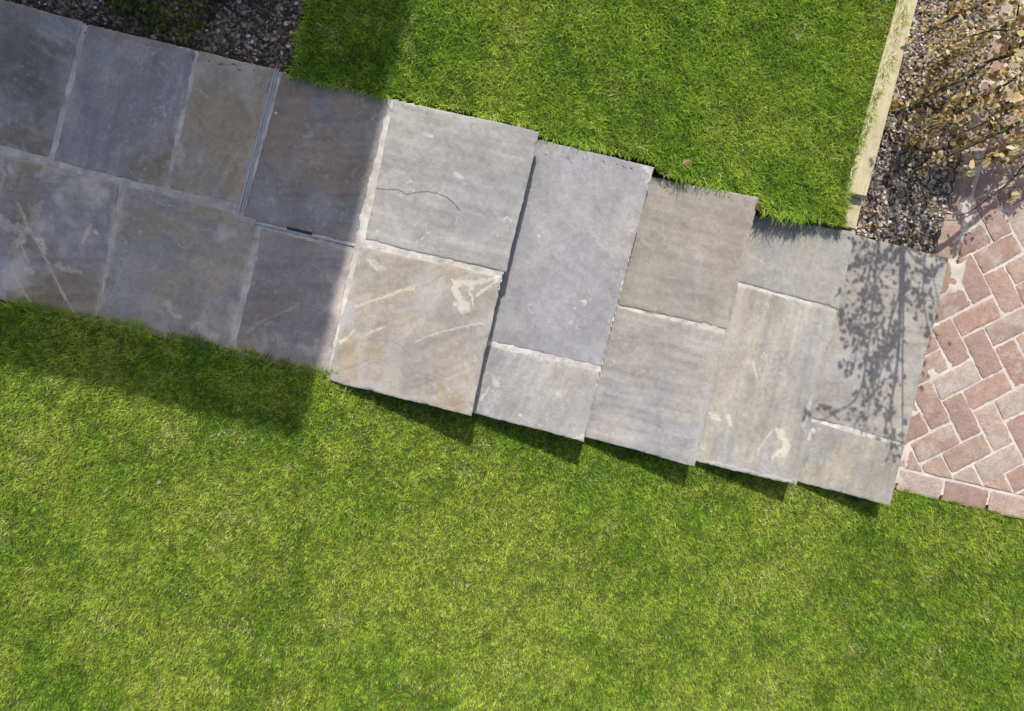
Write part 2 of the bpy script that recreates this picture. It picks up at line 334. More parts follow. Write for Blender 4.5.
slabs = [
 # quad, level, style, label, ext, marks
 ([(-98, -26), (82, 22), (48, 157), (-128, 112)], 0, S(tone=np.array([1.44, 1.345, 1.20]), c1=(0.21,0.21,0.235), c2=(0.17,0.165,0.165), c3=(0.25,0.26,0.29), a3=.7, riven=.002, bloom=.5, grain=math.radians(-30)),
  'mottled blue grey slab with brown patches in the shaded top left corner', 0,
  [mk([(-5, 140), (20, 132), (42, 147)], (12, 14), .55, (0.15, 0.125, 0.10), rag=.8), mk([(45, 42), (60, 50), (74, 52)], (5, 9), .6, (0.13, 0.12, 0.11)),
   mk([(30, 40), (52, 56), (60, 62)], 1.2, .5, (0.3, 0.27, 0.22)), mk([(48, 152), (44, 150)], 5, .5, (0.34, 0.30, 0.22))]),
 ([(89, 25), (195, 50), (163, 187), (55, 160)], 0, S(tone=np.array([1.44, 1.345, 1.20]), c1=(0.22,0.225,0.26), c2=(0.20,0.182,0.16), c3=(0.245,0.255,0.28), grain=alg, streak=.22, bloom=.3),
  'smooth dark slate blue slab in the shade beside the narrow tan slab', 0, [mk([(130, 48), (142, 54)], 9, .3, PW, soft=1.6)]),
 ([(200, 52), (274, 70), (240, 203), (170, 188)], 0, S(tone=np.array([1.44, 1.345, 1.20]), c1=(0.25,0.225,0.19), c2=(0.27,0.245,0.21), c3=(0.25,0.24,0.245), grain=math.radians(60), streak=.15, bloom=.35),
  'narrow tan brown slab in the shade left of the metal framed cover', 0, [mk([(182, 150), (178, 140), (181, 165)], 5, .4, PW)]),
 ([(394, 101), (538.8, 132), (505, 271), (366, 239)], 0, S(c1=(0.31,0.30,0.30), c2=(0.35,0.335,0.32), c3=(0.27,0.265,0.275), grain=acr, streak=.28, bloom=.5, specks=.6),
  'sunlit pale grey slab with a thin wandering crack across it', 0,
  [mk([(366, 190), (376, 189), (388, 190), (398, 190), (407, 195), (415, 193), (427, 192), (438, 194), (447, 198), (455, 205), (460, 211)], 0.75, .85, (0.09, 0.08, 0.075), rag=.4, h=-.002, warp=0, **{'break': .25}),
   mk([(459, 212), (456, 222), (457, 232)], 0.9, .5, (0.5, 0.44, 0.36), rag=.4), mk([(384, 205), (392, 220), (400, 232), (412, 244)], (3, 6), .4, (0.47, 0.46, 0.46), rag=.9),
   mk([(424, 133), (432, 136)], 2.2, .6), mk([(455, 174), (462, 178)], 2.5, .5), mk([(500, 205), (488, 190), (470, 180)], 6, .3, (0.42, 0.40, 0.38))]),
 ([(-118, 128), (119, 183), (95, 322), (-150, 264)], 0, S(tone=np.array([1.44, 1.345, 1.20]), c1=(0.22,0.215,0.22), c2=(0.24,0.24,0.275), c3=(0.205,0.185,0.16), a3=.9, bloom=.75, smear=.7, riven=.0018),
  'shaded slab scored with white scratches and pale splashes at the left edge', 0,
  [mk([(18, 203), (28, 223), (40, 247), (48, 262), (62, 290), (78, 318)], (2.0, 1.5), .8, (0.45, 0.42, 0.38), rag=.7), mk([(12, 268), (20, 285), (31, 301)], (2.0, 1.6), .85, (0.48, 0.45, 0.41)),
   mk([(42, 203), (32, 220), (26, 230), (12, 250)], (5, 6), .5, (0.42, 0.40, 0.38), rag=1.2), mk([(-4, 215), (10, 226), (28, 232), (20, 240)], (4, 7), .6, (0.47, 0.47, 0.5), rag=1.2),
   mk([(2, 155), (4, 172), (2, 185)], 5, .6, (0.44, 0.44, 0.47)), mk([(92, 225), (84, 242)], (2.5, 1.5), .8, (0.5, 0.48, 0.45)), mk([(58, 264), (68, 270), (80, 274)], (4, 2), .7, (0.46, 0.44, 0.40)),
   mk([(88, 187), (93, 196)], 1, .7, (0.45, 0.43, 0.4)), mk([(2, 300), (6, 265)], 8, .45, (0.42, 0.44, 0.5), rag=1.1), mk([(40, 240), (46, 248)], 4, .6), mk([(28, 268), (34, 272)], 4, .4), mk([(46, 166), (42, 174)], 5, .4, PW),
   mk([(14, 170), (12, 166)], 3, .5, PW), mk([(22, 245), (30, 262)], (1, 1), .5), mk([(98, 235), (96, 232)], 2, .6)]),
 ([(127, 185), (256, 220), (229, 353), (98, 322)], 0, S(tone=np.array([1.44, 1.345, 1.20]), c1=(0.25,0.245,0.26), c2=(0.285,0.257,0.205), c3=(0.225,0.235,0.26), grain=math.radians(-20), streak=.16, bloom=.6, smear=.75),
  'shaded grey slab with soft ochre clouding below the narrow tan slab', 0,
  [mk([(168, 305), (172, 314), (182, 318)], (4, 3), .5, PW, rag=1.2), mk([(195, 325), (215, 338)], 5, .45, PW), mk([(190, 318), (205, 328)], 1, .5, (0.42, 0.38, 0.3)), mk([(148, 192), (190, 204), (234, 213)], (2, 3), .5, (0.17, 0.18, 0.21), rag=.8),
   mk([(205, 205), (248, 222), (240, 240)], (7, 7), .3, (0.33, 0.30, 0.24), rag=1.1)]),
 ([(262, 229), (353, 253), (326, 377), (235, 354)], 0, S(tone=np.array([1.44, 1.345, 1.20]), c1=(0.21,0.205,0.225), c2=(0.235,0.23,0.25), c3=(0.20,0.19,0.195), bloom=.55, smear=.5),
  'shaded purple grey slab directly below the metal framed cover', 0,
  [mk([(246, 332), (268, 318), (285, 312), (300, 303)], (1.2, 2), .5, (0.38, 0.34, 0.30)), mk([(290, 252), (288, 260), (280, 262)], 1, .4, (0.36, 0.33, 0.31)), mk([(300, 345), (312, 352), (322, 340)], 3.5, .35, PW, rag=1.3),
   mk([(278, 335), (284, 346)], 3, .35, PW)]),
 ([(361, 247), (501, 277), (470.5, 415.5), (329, 379.5)], 0, S(c1=(0.34,0.31,0.268), c2=(0.345,0.285,0.205), c3=(0.31,0.295,0.285), a3=.75, riven=.003, bloom=.6, specks=.5, grain=math.radians(20), smear=.8),
  'sunlit ochre and buff slab with pale veins and a white splash', 0,
  [mk([(355, 308), (378, 300), (400, 292), (420, 287)], (1.5, 2.5), .85, (0.56, 0.52, 0.46), h=.002), mk([(416, 288), (430, 284), (442, 276)], (2, 1), .6, (0.24, 0.215, 0.2)), mk([(415, 342), (440, 333), (462, 328), (485, 323)], (1.2, 1.6), .75, (0.52, 0.49, 0.45), h=.002),
   mk([(368, 333), (386, 327)], 1.5, .6), mk([(340, 344), (352, 334), (355, 328)], (2, 1), .7), mk([(337, 342), (349, 340)], 1.5, .6), mk([(404, 315), (398, 335), (394, 360), (390, 395)], (8, 10), .55, (0.42, 0.38, 0.33), rag=1.0),
   mk([(452, 280), (456, 296), (464, 307)], (2, 7), .82, (0.58, 0.55, 0.48), rag=.9, h=.001, **{'break': .15}), mk([(458, 285), (476, 283), (489, 280), (500, 277)], (4, 2), .8, (0.56, 0.53, 0.46), rag=.9, **{'break': .1}), mk([(470, 285), (471, 304)], (3, 1.5), .9, (0.56, 0.53, 0.45), rag=.8),
   mk([(476, 296), (486, 288), (498, 281)], 1.6, .8, (0.6, 0.56, 0.48)), mk([(496, 279), (502, 276)], 4, .9, (0.6, 0.57, 0.49)), mk([(370, 262), (384, 270)], 3, .55), mk([(398, 305), (412, 302)], 6, .55, (0.27, 0.27, 0.29), rag=1.1), mk([(470, 340), (488, 352), (480, 380)], 8, .5, (0.28, 0.275, 0.285), rag=1.4),
   mk([(366, 300), (372, 320), (360, 350)], 6, .4, (0.47, 0.43, 0.37), rag=1.2), mk([(420, 322), (408, 330)], 5, .5, (0.5, 0.48, 0.45), rag=1.3)]),
 ([(544, 142), (653.6, 167.5), (600.5, 366), (493, 341)], 1, S(c1=(0.30,0.295,0.315), c2=(0.325,0.31,0.305), c3=(0.27,0.27,0.295), grain=math.radians(-40), streak=.14, bloom=.3, smear=.2, riven=.0006),
  'long smooth lilac grey slab on the first step down', EXT, [mk([(538, 236), (538.5, 236)], 2, .9), mk([(644, 168), (652, 172), (648, 180)], 3, .5), mk([(628, 232), (634, 220)], 4, .35, PW), mk([(575, 232), (560, 235)], 5, .2, PW)]),
 ([(490, 346.5), (599.5, 371), (583.5, 441), (472, 412)], 1, S(c1=(0.325,0.315,0.315), c2=(0.36,0.345,0.33), c3=(0.285,0.285,0.305), bloom=.5, specks=.6, smear=.4, grain=math.radians(60)),
  'short pale grey slab under the long lilac slab on the first step', EXT, [mk([(492, 376), (496, 384)], 3, .8), mk([(488, 388), (482, 400)], (1.5, 1), .6), mk([(575, 440), (583, 437)], 3, .8), mk([(520, 414), (521, 414)], 1.6, .8), mk([(558, 392), (560, 394)], 3, .4)]),
 ([(653, 178), (758, 198), (727, 329), (620.5, 304.5)], 2, S(c1=(0.285, 0.26, 0.225), c2=(0.305, 0.28, 0.245), c3=(0.265, 0.25, 0.23), grain=acr, streak=.24, bloom=.3, smear=.35, specks=.3),
  'brownish sandstone slab on the second step down with finely lined surface', EXT, [mk([(697, 258), (699, 261)], 5, .4, (0.42, 0.38, 0.32)), mk([(752, 226), (746, 245), (743, 262)], (3, 2), .6, (0.42, 0.38, 0.32)), mk([(640, 240), (648, 246)], 3.5, .45, (0.42, 0.38, 0.32))]),
 ([(619.5, 308.5), (725.5, 333.5), (694, 465.5), (586, 436)], 2, S(c1=(0.315,0.30,0.285), c2=(0.35,0.33,0.31), c3=(0.28,0.28,0.30), grain=acr, streak=.34, bloom=.45, smear=.4, specks=.4),
  'pale slab with faint bluish bands on the second step beside the lawn', EXT, [mk([(712, 360), (706, 395), (698, 430)], (6, 5), .45, (0.44, 0.41, 0.38), rag=.8), mk([(693, 387), (694, 388)], 2, .5, (0.22, 0.2, 0.18))]),
 ([(757.5, 216), (855, 233), (838, 308.5), (739, 281.5)], 3, S(c1=(0.31,0.30,0.28), c2=(0.335,0.32,0.295), c3=(0.28,0.28,0.285), grain=alg, streak=.12, bloom=.3, smear=.3),
  'short warm grey slab on the third step fringed by overhanging grass', EXT, [mk([(828, 268), (838, 264)], 3, .3, (0.22, 0.22, 0.23)), mk([(793, 243), (810, 252)], .8, .7, (0.42, 0.33, 0.2))]),
 ([(736.5, 286), (837, 311.5), (795.5, 484.5), (694, 460)], 3, S(c1=(0.34,0.325,0.30), c2=(0.365,0.34,0.30), c3=(0.30,0.30,0.31), grain=alg, streak=.3, bloom=.55, smear=.5, specks=.6),
  'long streaked buff grey slab with a white paint-like splat near its foot', EXT,
  [mk([(779, 428), (786, 440), (783, 452)], (3, 7), .85, (0.58, 0.55, 0.46), rag=1.1, **{'break': .12}), mk([(776, 455), (782, 450)], 4, .9, (0.62, 0.58, 0.47), rag=1.1), mk([(708, 412), (716, 420)], (2, 3), .7), mk([(728, 417), (730, 424)], 2.5, .7), mk([(753, 362), (756, 378)], (2, 1.2), .6),
   mk([(781, 365), (785, 385)], (2, 3), .45, (0.5, 0.45, 0.38)), mk([(757, 452), (770, 432)], .9, .6), mk([(790, 340), (806, 347)], 3, .35, (0.46, 0.42, 0.36)), mk([(745, 300), (735, 360)], 6, .35, (0.40, 0.36, 0.29), rag=1.0), mk([(812, 395), (804, 425)], (1.5, 2), .4), mk([(705, 460), (790, 481)], 1.4, .5), mk([(825, 340), (810, 395)], (5, 4), .35, (0.42, 0.37, 0.29))]),
 ([(857.5, 236), (948, 258.5), (904.5, 442.5), (812, 417)], 4, S(c1=(0.335,0.31,0.285), c2=(0.355,0.33,0.30), c3=(0.31,0.295,0.28), bloom=.5, smear=.35, riven=.002),
  'buff slab on the lowest step dappled with leaf shadows', EXT, [mk([(887, 438), (898, 434)], 6, .7, (0.52, 0.50, 0.36), rag=1), mk([(930, 262), (940, 262)], 5, .6, (0.5, 0.47, 0.38)), mk([(925, 395), (918, 420)], 5, .3, (0.42, 0.40, 0.37))]),
 ([(810, 421.5), (903, 447), (889.5, 505), (796, 481)], 4, S(c1=(0.315,0.30,0.27), c2=(0.35,0.325,0.27), c3=(0.285,0.28,0.275), bloom=.4, smear=.3, grain=alg),
  'small buff grey end slab on the lowest step touching lawn and brick', EXT, [mk([(812, 428), (810, 440)], (3, 4), .8), mk([(850, 462), (845, 480)], 6, .3, (0.4, 0.36, 0.26))]),
]
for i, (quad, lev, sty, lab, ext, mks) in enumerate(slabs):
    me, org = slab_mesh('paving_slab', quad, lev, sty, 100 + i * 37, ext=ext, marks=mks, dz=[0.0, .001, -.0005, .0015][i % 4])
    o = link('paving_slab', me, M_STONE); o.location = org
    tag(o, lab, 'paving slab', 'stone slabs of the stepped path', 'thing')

# inspection cover: stone set in a steel tray
root = empty('access_cover', at(316, 158, -0.04))
tag(root, 'dark slab set in a thin galvanised steel tray, flush in the shaded path', 'access cover')
me, org = slab_mesh('stone_inset', [(282.5, 73), (389, 98.5), (355.5, 243), (243.5, 217.5)], 0, S(tone=np.array([1.26, 1.22, 1.17]), c1=(0.21,0.195,0.19), c2=(0.235,0.205,0.18), c3=(0.20,0.205,0.225), bloom=.2, smear=.05, specks=.25, riven=.0005), 901,
  marks=[], wob=.35)
o = link('stone_inset', me, M_STONE, root); o.location = org - np.array(root.location)
def bar_mesh(name, pts_px, w, z0, z1):
    bm = bmesh.new()
    for (a, b) in pts_px:
        A = at2(a, z1); B = at2(b, z1); d = (B - A) / np.linalg.norm(B - A); nn = np.array([-d[1], d[0]]) * w / 2
        vs = [bm.verts.new((*(p), z)) for z in (z0, z1) for p in (A - nn, B - nn, B + nn, A + nn)]
        for f in ((3, 2, 1, 0), (4, 5, 6, 7), (0, 1, 5, 4), (1, 2, 6, 5), (2, 3, 7, 6), (3, 0, 4, 7)): bm.faces.new([vs[q] for q in f])
    for v in bm.verts: v.co -= root.location
    me = bpy.data.meshes.new(name); bm.to_mesh(me); bm.free(); return me
fr = link('frame', bar_mesh('frame', [((278.8, 68), (239.6, 218)), ((240, 219.6), (354, 245.6))], 0.0045, -0.03, 0.0075), M_METAL, root)
fr2 = link('frame', bar_mesh('frame', [((275.6, 68), (236.5, 219))], 0.008, -0.03, 0.006), M_METAL, root)
sl = link('lifting_slot', bar_mesh('lifting_slot', [((287, 228), (311.5, 233.6))], 0.012, -0.03, 0.0078), M_DARK, root)  # solid bar; its dark colour stands for the shade inside the slot

# mortar beds (one per level) just below the slab faces
def mortar_bed(level, poly_px, seed):
    z0 = lvl(level); poly = at2(poly_px, z0)
    res = 0.008; lo = poly.min(0); hi = poly.max(0)
    nx = int((hi[0] - lo[0]) / res) + 2; ny = int((hi[1] - lo[1]) / res) + 2
    X, Y = np.meshgrid(lo[0] + np.arange(nx) * res, lo[1] + np.arange(ny) * res, indexing='ij')
    Z = z0 - 0.0030 + fbm(X * 30, Y * 30, seed, 4) * 0.0065
    c = np.array([0.52, 0.49, 0.45])[None, None] * (0.35 + 1.3 * fbm(X * 20, Y * 20, seed + 3, 5, .75))[..., None]
    idx = np.arange(nx * ny).reshape(nx, ny)
    q = np.stack([idx[:-1, :-1], idx[1:, :-1], idx[1:, 1:], idx[:-1, 1:]], -1).reshape(-1, 4)
    q = q[inside(X[:-1, :-1].ravel() + res / 2, Y[:-1, :-1].ravel() + res / 2, poly)]
    used = np.unique(q); rm = -np.ones(nx * ny, int); rm[used] = np.arange(len(used))
    o = link('mortar_joint', mesh_np('mortar_joint', np.stack([X.ravel(), Y.ravel(), Z.ravel()], -1)[used], [rm[q]], c.reshape(-1, 3)[used], True), M_MORTAR)
    tag(o, kind='structure')
mortar_bed(0, [(-96, -20), (536.5, 134), (469, 414), (-145, 250)], 501)
mortar_bed(1, [(533, 144), (652, 169), (582.5, 439), (470, 410)], 502)
mortar_bed(2, [(648, 180), (756, 200), (693, 463), (584, 434)], 503)
mortar_bed(3, [(750, 218), (853, 235), (794, 482), (690, 458)], 504)
mortar_bed(4, [(850, 238), (946, 260), (888.5, 502), (793, 479)], 505)

# masonry base under the steps
bm = bmesh.new()
def prism(bm, P, z0, z1):
    a = [bm.verts.new((p[0], p[1], z0)) for p in P]; b = [bm.verts.new((p[0], p[1], z1)) for p in P]
    n = len(P); bm.faces.new(a[::-1]); bm.faces.new(b)
    for i in range(n): bm.faces.new((a[i], a[(i + 1) % n], b[(i + 1) % n], b[i]))
for lev, q in ((0, [(-98, -20), (538, 132), (470.5, 415.5), (-146, 258)]), (1, [(544, 142), (653.6, 167.5), (583.5, 441), (472, 412)]), (2, [(653, 178), (758, 198), (694, 465.5), (586, 436)]),
               (3, [(757.5, 216), (855, 233), (795.5, 484.5), (694, 460)]), (4, [(857.5, 236), (948, 258.5), (889.5, 505), (796, 481)])):
    c = at2(q, lvl(lev)); ins = 0.035
    c[0] += -AX * .03 - NX * ins; c[3] += -AX * .03 + NX * ins; c[1] += -AX * ins - NX * ins; c[2] += -AX * ins + NX * ins
    prism(bm, c[::-1], -0.8 + lev * .003, lvl(lev) - 0.0345)
me = bpy.data.meshes.new('step_base'); bm.to_mesh(me); bm.free()
tag(link('step_base', me, M_BASE), kind='structure')

# ------------------------------------------------------------------ brick patio
def brick_shape(L, Wd, cen, ang, z, rs, verts, quads, cols, col, cuts=()):
    """a worn brick: 9 x 5 top grid, rounded rim, sides"""
    n, m = 20, 10
    a = np.linspace(-1, 1, n + 1); b = np.linspace(-1, 1, m + 1)
    A, B = np.meshgrid(a, b, indexing='ij')
    x = A * L / 2; y = B * Wd / 2
    rim = np.maximum(np.abs(A) ** 10, np.abs(B) ** 6)
    x = x + rs.normal(0, .0012, x.shape) * (rim > .5); y = y + rs.normal(0, .0012, y.shape) * (rim > .5)
    sx_ = rs.random(4) * 9; y = y + .004 * (vnoise(A * 2.2 + sx_[0], B + sx_[1], 5) - .5) * np.abs(B) ** 2; x = x + .006 * (vnoise(A + sx_[2], B * 1.6 + sx_[3], 6) - .5) * A ** 2
    rc = 0.0025 * (np.abs(A) ** 8) * (np.abs(B) ** 8); x = x - np.sign(A) * rc; y = y - np.sign(B) * rc
    h = -0.003 * rim - .004 * sstep(.6, .8, fbm(A * 3 + sx_[0], B * 2 + sx_[1], 9, 3)) * rim + (fbm(x * 55 + sx_[2] * 9, y * 55 + sx_[3] * 9, 21, 4, .6) - .5) * .0035 + rs.uniform(-.002, .002) + x * rs.normal(0, .008) + y * rs.normal(0, .012)
    ca, sa = math.cos(ang), math.sin(ang)
    X = cen[0] + x * ca - y * sa; Y = cen[1] + x * sa + y * ca; Z = z + h
    for p0, nn, lim in cuts:                  # bricks cut to a border line
        dd = (X - p0[0]) * nn[0] + (Y - p0[1]) * nn[1]; over = np.maximum(lim - dd, 0)
        if (over > 0).all(): return
        X = X + nn[0] * over; Y = Y + nn[1] * over; Z = Z - .003 * (over > 0)
    k = sum(len(v) for v in verts)
    V = np.stack([X.ravel(), Y.ravel(), Z.ravel()], -1); idx = np.arange(len(V)).reshape(n + 1, m + 1)
    q = np.stack([idx[:-1, :-1], idx[1:, :-1], idx[1:, 1:], idx[:-1, 1:]], -1).reshape(-1, 4)
    ring = np.concatenate([idx[:-1, 0], idx[-1, :-1], idx[:0:-1, -1], idx[0, :0:-1]]); r = len(ring)
    lowv = V[ring].copy(); lowv[:, 2] = z - 0.05
    i = np.arange(r); j = (i + 1) % r
    sq = np.stack([ring[i], len(V) + i, len(V) + j, ring[j]], -1)
    VV = np.concatenate([V, lowv])
    f1 = fbm(VV[:, 0] * 18, VV[:, 1] * 18, 611, 4, .6); f2 = fbm(VV[:, 0] * 50, VV[:, 1] * 50, 613, 4, .65)
    C = np.array(col)[None] * (0.72 + 0.56 * f2)[:, None]
    w = sstep(.5, .75, f1 * .65 + .35 * fbm(VV[:, 0] * 70, VV[:, 1] * 70, 617, 3, .7) + rs.uniform(-.14, .12)) * .62
    C = C * (1 - w[:, None]) + np.array([0.52, 0.45, 0.40]) * w[:, None]
    verts.append(VV); quads.append(np.concatenate([q, sq]) + k); cols.append(C)
verts, quads, cols = [], [], []
rs = np.random.default_rng(42)
ZB = PATIO
O = at2([951.5, 316.5], ZB)
a1 = math.radians(26.8); e1 = np.array([math.cos(a1), math.sin(a1)]); e2 = np.array([math.sin(a1), -math.cos(a1)])
MOD = 0.1157; BL, BW = 2 * MOD - 0.0095, MOD - 0.0095
bedge = at2([[935, 252], [995, 25]], ZB); bd = (bedge[1] - bedge[0]) / np.linalg.norm(bedge[1] - bedge[0]); bn = np.array([bd[1], -bd[0]])
ledge = at2([[893, 491], [1024, 521]], ZB); ld = (ledge[1] - ledge[0]) / np.linalg.norm(ledge[1] - ledge[0]); ln = np.array([-ld[1], ld[0]])
BRC = [(0.37, 0.235, 0.18), (0.40, 0.27, 0.21), (0.34, 0.205, 0.155), (0.42, 0.30, 0.235), (0.36, 0.25, 0.205), (0.43, 0.33, 0.27), (0.31, 0.20, 0.165)]
def pick(): 
    c = (np.array(BRC[rs.integers(len(BRC))]) * .75 + np.array([0.42, 0.33, 0.28]) * .25) * rs.uniform(.88, 1.1); return c if rs.random() > .10 else np.array([0.44, 0.355, 0.30])
slab_end = at2([[948, 258.5], [889.5, 505]], lvl(4))
sd_ = (slab_end[1] - slab_end[0]); sd_ /= np.linalg.norm(sd_); sn_ = np.array([-sd_[1], sd_[0]])
YC = at(940, 262, ZB)[1]
for i in range(-26, 27):
    for j in range(-8, 9):
        for kind in (0, 1):
            g = np.array([i + 4 * j, i]) + (np.array([1.0, .5]) if kind == 0 else np.array([.5, 2.0]))
            cen = O + (e1 * g[0] + e2 * g[1]) * MOD
            db = (cen - bedge[0]) @ bn; dl = (cen - ledge[0]) @ ln; ds = (cen - slab_end[0]) @ sn_
            if (db < 0.0 and cen[1] > YC) or dl < 0.0 or ds < -.25: continue
            if cen[0] > 4.45 or cen[1] > 2.9 or cen[1] < -1.7: continue
            brick_shape(BL * rs.uniform(.985, 1.0), BW * rs.uniform(.97, 1.02), cen + rs.normal(0, .0015, 2), a1 + (0 if kind == 0 else -math.pi / 2) + rs.normal(0, .010), ZB, rs, verts, quads, cols, pick(), (((bedge[0], bn, .118), (ledge[0], ln, .122)) if cen[1] > YC else ((ledge[0], ln, .122),)))
# border courses
t0 = (at2([940, 503], ZB) - ledge[0]) @ ld
for k in range(-2, 14):
    cen = ledge[0] + ld * (t0 + 0.1 * 0 - 0.114 + k * 0.229) + ln * 0.058
    brick_shape(0.215, 0.1, cen, math.atan2(ld[1], ld[0]) + rs.normal(0, .01), ZB - .0005, rs, verts, quads, cols, pick())
for k in range(0, 13):
    cen = bedge[0] + bd * (0.095 + k * 0.225) + bn * 0.052
    brick_shape(0.212, 0.098, cen, math.atan2(bd[1], bd[0]) + rs.normal(0, .02), ZB - .001, rs, verts, quads, cols, pick())
V = np.concatenate(verts); V[:, 2] = V[:, 2]
o = link('brick_paving', mesh_np('brick_paving', V, [np.concatenate(quads)], np.concatenate(cols), False), M_BRICK); tag(o, kind='structure')
# mortar in the brick joints, with smears
P = np.array([bedge[0] - bd * .30, bedge[0] + bd * 2.9, bedge[0] + bd * 2.9 + np.array([3, 0]), ledge[0] + ld * 3, ledge[0] - ld * .25 + ln * .01, bedge[0] - bd * 1.1 - bn * .05])
lo = np.array([1.7, -1.6]); hi = np.array([4.4, 2.8]); res = 0.012
P = np.array([bedge[0] + bd * 2.9, bedge[0] + bd * 2.9 + np.array([2.2, 0]), ledge[0] + ld * 2.6 + ln * .03, ledge[0] - ld * .12 + ln * .03, bedge[0] - bd * .25])
nx = int((hi[0] - lo[0]) / res) + 2; ny = int((hi[1] - lo[1]) / res) + 2
X, Y = np.meshgrid(lo[0] + np.arange(nx) * res, lo[1] + np.arange(ny) * res, indexing='ij')
db = (X - bedge[0][0]) * bn[0] + (Y - bedge[0][1]) * bn[1]
Z = ZB - 0.0080 + fbm(X * 30, Y * 30, 701, 4) * 0.005 + 0.006 * np.exp(-(db - .12) ** 2 / .004) * sstep(.45, .6, fbm(X * 12, Y * 12, 705, 4))
c = np.array([0.57, 0.505, 0.45])[None, None] * (0.72 + 0.56 * fbm(X * 22, Y * 22, 703, 5, .65))[..., None]
idx = np.arange(nx * ny).reshape(nx, ny)
q = np.stack([idx[:-1, :-1], idx[1:, :-1], idx[1:, 1:], idx[:-1, 1:]], -1).reshape(-1, 4)
q = q[inside(X[:-1, :-1].ravel(), Y[:-1, :-1].ravel(), P)]
used = np.unique(q); rm = -np.ones(nx * ny, int); rm[used] = np.arange(len(used))
o = link('brick_joint', mesh_np('brick_joint', np.stack([X.ravel(), Y.ravel(), Z.ravel()], -1)[used], [rm[q]], c.reshape(-1, 3)[used], True), M_MORTAR); tag(o, kind='structure')

# ------------------------------------------------------------------ timber edging
def plank(name, quad_px, z1, z0, label):
    c = at2(quad_px, z1); cen = c.mean(0)
    ang = math.atan2(*(c[0] - c[3])[::-1]) - math.pi / 2
    bm = bmesh.new(); prism(bm, [(p - cen) for p in c[::-1]], 0, z1 - z0)
    bmesh.ops.rotate(bm, verts=bm.verts, cent=(0, 0, 0), matrix=__import__('mathutils').Matrix.Rotation(-ang, 3, 'Z'))
    bmesh.ops.bevel(bm, geom=list(bm.edges), offset=0.004, segments=2, profile=0.6, affect='EDGES')
    me = bpy.data.meshes.new(name); bm.to_mesh(me); bm.free()
    o = link(name, me, M_TIMBER); o.location = (*cen, z0); o.rotation_euler = (0, 0, ang)
    tag(o, label, 'timber edging', 'timber boards edging the upper lawn'); return o
plank('timber_edging', [(950, -190), (968, -190), (866.5, 196), (845, 192)], -0.295, -0.62, 'long pale yellow timber board between the upper lawn and the shrub bed')
plank('timber_edging', [(846.5, 193.6), (863.5, 197), (856, 229), (838, 224)], -0.345, -0.62, 'short lower timber block at the foot of the long board by the path')

# ------------------------------------------------------------------ gravel / mulch stones
def ico():
    bm = bmesh.new(); bmesh.ops.create_icosphere(bm, subdivisions=2, radius=1)
    v = np.array([x.co[:] for x in bm.verts]); f = np.array([[q.index for q in p.verts] for p in bm.faces]); bm.free(); return v, f
ICO_V, ICO_F = ico()
def stones(name, poly_px, zref, zfun, n, smin, smax, pal, probs, seed):
    r = np.random.default_rng(seed); poly = at2(poly_px, zref); lo, hi = poly.min(0), poly.max(0)
    p = r.uniform(lo, hi, (n * 4, 2)); p = p[inside(p[:, 0], p[:, 1], poly)][:n]; n = len(p)
    size = smin + (smax - smin) * r.random(n) ** 3
    VV = []; n_v = len(ICO_V)
    sc = np.stack([size * r.uniform(.7, 1.3, n), size * r.uniform(.55, 1.0, n), size * r.uniform(.35, .7, n)], -1)
    a = r.uniform(0, 6.28, n); ca, sa = np.cos(a), np.sin(a)
    bump_ = 1 + r.normal(0, .13, (n, n_v))
    L = ICO_V[None] * bump_[..., None] * sc[:, None]
    x = L[..., 0] * ca[:, None] - L[..., 1] * sa[:, None]; y = L[..., 0] * sa[:, None] + L[..., 1] * ca[:, None]
    tl = r.normal(0, .35, (n, 2)); z = L[..., 2] + x * tl[:, :1] + y * tl[:, 1:]
    zz = zfun(p[:, 0], p[:, 1]) + sc[:, 2] * .35
    V = np.stack([x + p[:, :1], y + p[:, 1:], z + zz[:, None]], -1).reshape(-1, 3)
    Fc = (ICO_F[None] + (np.arange(n) * n_v)[:, None, None]).reshape(-1, 3)
    pal = np.array(pal); ci = r.choice(len(pal), n, p=probs); c = pal[ci] * r.uniform(.75, 1.2, (n, 1))
    o = link(name, mesh_np(name, V, [Fc], np.repeat(np.clip(c, 0, .85), n_v, 0), False), M_GRAVEL); tag(o, kind='stuff'); return o
PAL = [(0.07, 0.057, 0.045), (0.17, 0.135, 0.105), (0.30, 0.25, 0.20), (0.23, 0.215, 0.205), (0.46, 0.40, 0.33), (0.68, 0.65, 0.61)]
st = stones('gravel', [(838, 230), (862, 197), (910, 5), (980, -260), (1076, -260), (994, 28), (956, 171), (946, 208), (934, 252), (930, 254)], BED_R, bed_r_z, 17000, .003, .012, PAL, [.07, .15, .30, .14, .25, .09], 5)
tag(st, 'grey and white gravel in the shrub bed beside the timber edging', 'gravel')
st = stones('gravel', [(-100, -30), (-10, -3), (90, 22), (200, 49), (283, 71), (294, 45), (312, -20), (330, -90), (-100, -110)], BED_L, bed_l_z, 12000, .003, .014, PAL, [.25, .34, .24, .10, .03, .04], 6)
tag(st, 'dark stony soil in the shaded bed above the path', 'gravel')

